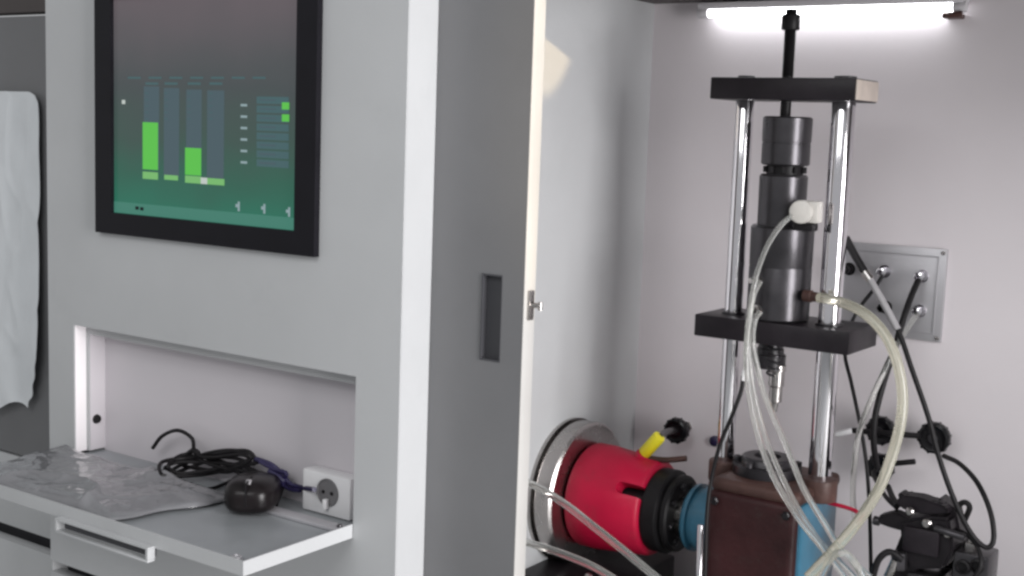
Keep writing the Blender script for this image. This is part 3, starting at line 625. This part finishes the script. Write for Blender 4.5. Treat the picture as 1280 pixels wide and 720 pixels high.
# ------------------------------------------------------------------ black clamp at the lower right
CY = 1.60
clp = thing('pipe_clamp', 'dark metal clamp with ridged top lever at the lower right', 'clamp', tuple(at(1155, 690, CY)))
def quad_prism(name, pix_, Y0_, Y1_, m, bev=.002):
    t = bmesh.new(); f = [t.verts.new(at(x, y, Y0_)) for x, y in pix_]
    fc_ = t.faces.new(f); g = bmesh.ops.extrude_face_region(t, geom=[fc_])
    for v in g['geom']:
        if isinstance(v, bmesh.types.BMVert): v.co.y = Y1_
    bmesh.ops.recalc_face_normals(t, faces=t.faces)
    if bev: bmesh.ops.bevel(t, geom=t.edges[:], offset=bev, segments=2, affect='EDGES', clamp_overlap=True)
    b = B(); b._merge(t); return b.obj(name, m, clp)
quad_prism('base_arm', [(1105, 720), (1128, 664), (1150, 662), (1142, 730), (1110, 760)], 1.585, 1.625, 'dirt')
quad_prism('body', [(1124, 652), (1148, 646), (1186, 648), (1192, 690), (1180, 712), (1136, 712), (1126, 690)], 1.575, 1.64, 'dirt', .004)
quad_prism('jaw', [(1097, 645), (1118, 640), (1146, 654), (1142, 668), (1112, 660), (1098, 655)], 1.58, 1.60, 'dirt', .002)
quad_prism('back_arm', [(1172, 622), (1194, 636), (1200, 664), (1188, 690), (1176, 684), (1182, 650)], 1.60, 1.63, 'dirt')
lv2 = quad_prism('top_lever', [(1118, 628), (1126, 619), (1150, 622), (1182, 634), (1186, 642), (1160, 644), (1130, 638)], 1.585, 1.612, 'plate')
for k in range(7):
    q = at(1126 + k * 8, 619.5 + k * 1.9, 1.59); B().cyl(q, q + Vector((0, .02, 0)), .0038, .0008, 10).obj('ridge', 'plate', lv2)
for x, y, r in ((1137, 640, 5), (1158, 655, 6), (1184, 668, 5)):
    q = at(x, y, 1.574); B().lathe([(0, r * .00108), (.004, r * .00105), (.006, r * .0007), (.006, 0)], q + Vector((0, .004, 0)), (0, -1, 0), 14).obj('bolt', 'steel', clp)
q = at(1152, 676, 1.574); B().box(q.x - .022, q.x + .022, 1.568, 1.5745, q.z - .016, q.z + .016, .002).obj('face_plate', 'plate', clp)
B().tube([at(1110, 608, 1.69), at(1116, 622, 1.63), at(1122, 632, 1.60)], .004, 10, 6).obj('link_rod', 'rubber', clp)
B().cyl(at(1100, 652, 1.59), at(1092, 650, 1.59), .006, .001, 16).obj('jaw_tip', 'gun', clp)
B().cyl(at(1168, 660, 1.57), at(1206, 672, 1.57), .0045, .0008, 14).obj('tie_rod', 'gun', clp)
B().tube([at(1190, 640, 1.61), at(1204, 628, 1.61), at(1212, 634, 1.61), at(1206, 650, 1.61)], .0036, 10, 6).obj('handle', 'rubber', clp)
B().cyl(at(1124, 690, 1.57), at(1124, 712, 1.57), .010, .002, 6).obj('nut', 'gun', clp)
B().cyl(at(1120, 700, 1.565), at(1110, 722, 1.565), .006, .001, 14).obj('pin', 'steel', clp)
q0, q1 = at(1140, 712, 1.60), at(1182, 712, 1.60)
B().box(q0.x, q1.x, 1.58, 1.635, .741, q0.z + .002, .002).obj('post', 'gun', clp)
blk = thing('valve_block', 'small grey metal block with dark ports at the lower right corner', 'valve block', tuple(at(1215, 720, 1.60)))
q0, q1 = at(1192, 692, 1.58), at(1236, 698, 1.58)
B().box(q0.x, q1.x, 1.58, 1.63, .741, q1.z, .003).obj('block', 'gun', blk)
for k, (x, y) in enumerate(((1204, 708), (1222, 707))):
    q = at(x, y, 1.58); B().lathe([(0, .009), (.005, .009), (.006, .007), (.002, .006), (.002, 0)], (q.x, 1.58, q.z), (0, -1, 0), 20).obj('port', 'rubber', blk)
q = at(1212, 692, 1.60); B().lathe([(0, .010), (.008, .010), (.009, .006), (.016, .006), (.016, 0)], (q.x, 1.605, q1.z), (0, 0, 1), 6).obj('fitting', 'steel', blk)

vv = thing('relief_valve', 'small dark valve with a side port standing behind the clamp', 'valve', tuple(at(1196, 664, 1.66)))
q = at(1196, 664, 1.66)
B().lathe([(0, .016), (.03, .016), (.031, .012), (.045, .012), (.046, .015), (.058, .015), (.06, .008), (.07, .006), (.07, 0)], (q.x, q.y, q.z - .055), (0, 0, 1), 24).obj('body', 'dirt', vv)
B().cyl((q.x, q.y, .741), (q.x, q.y, q.z - .054), .009, 0, 16).obj('post', 'gun', vv)
B().lathe([(0, .008), (.014, .008), (.015, .0055), (.03, .0055), (.03, 0)], (q.x + .012, q.y, q.z - .03), (1, -.2, .1), 6).obj('side_port', 'gun', vv)
hose('black_cable', [(1121, 635, 1.60), (1108, 622, 1.63), (1098, 606, 1.68), (1092, 592, 1.72), (1098, 584, 1.75)], 2.8, 'rubber', 'short black cable from the lowest knob to the clamp lever', 'cable')
hose('black_hose', [(1128, 700, 1.56), (1112, 690, 1.555), (1098, 700, 1.55), (1090, 725, 1.55)], 4.2, 'rubber', 'short black hose bending down from the left side of the clamp')
hose('black_cable', [(1190, 660, 1.60), (1208, 668, 1.59), (1222, 684, 1.585), (1226, 706, 1.575), (1214, 728, 1.57)], 2.8, 'rubber', 'thin black cable draped over the grey metal block', 'cable')
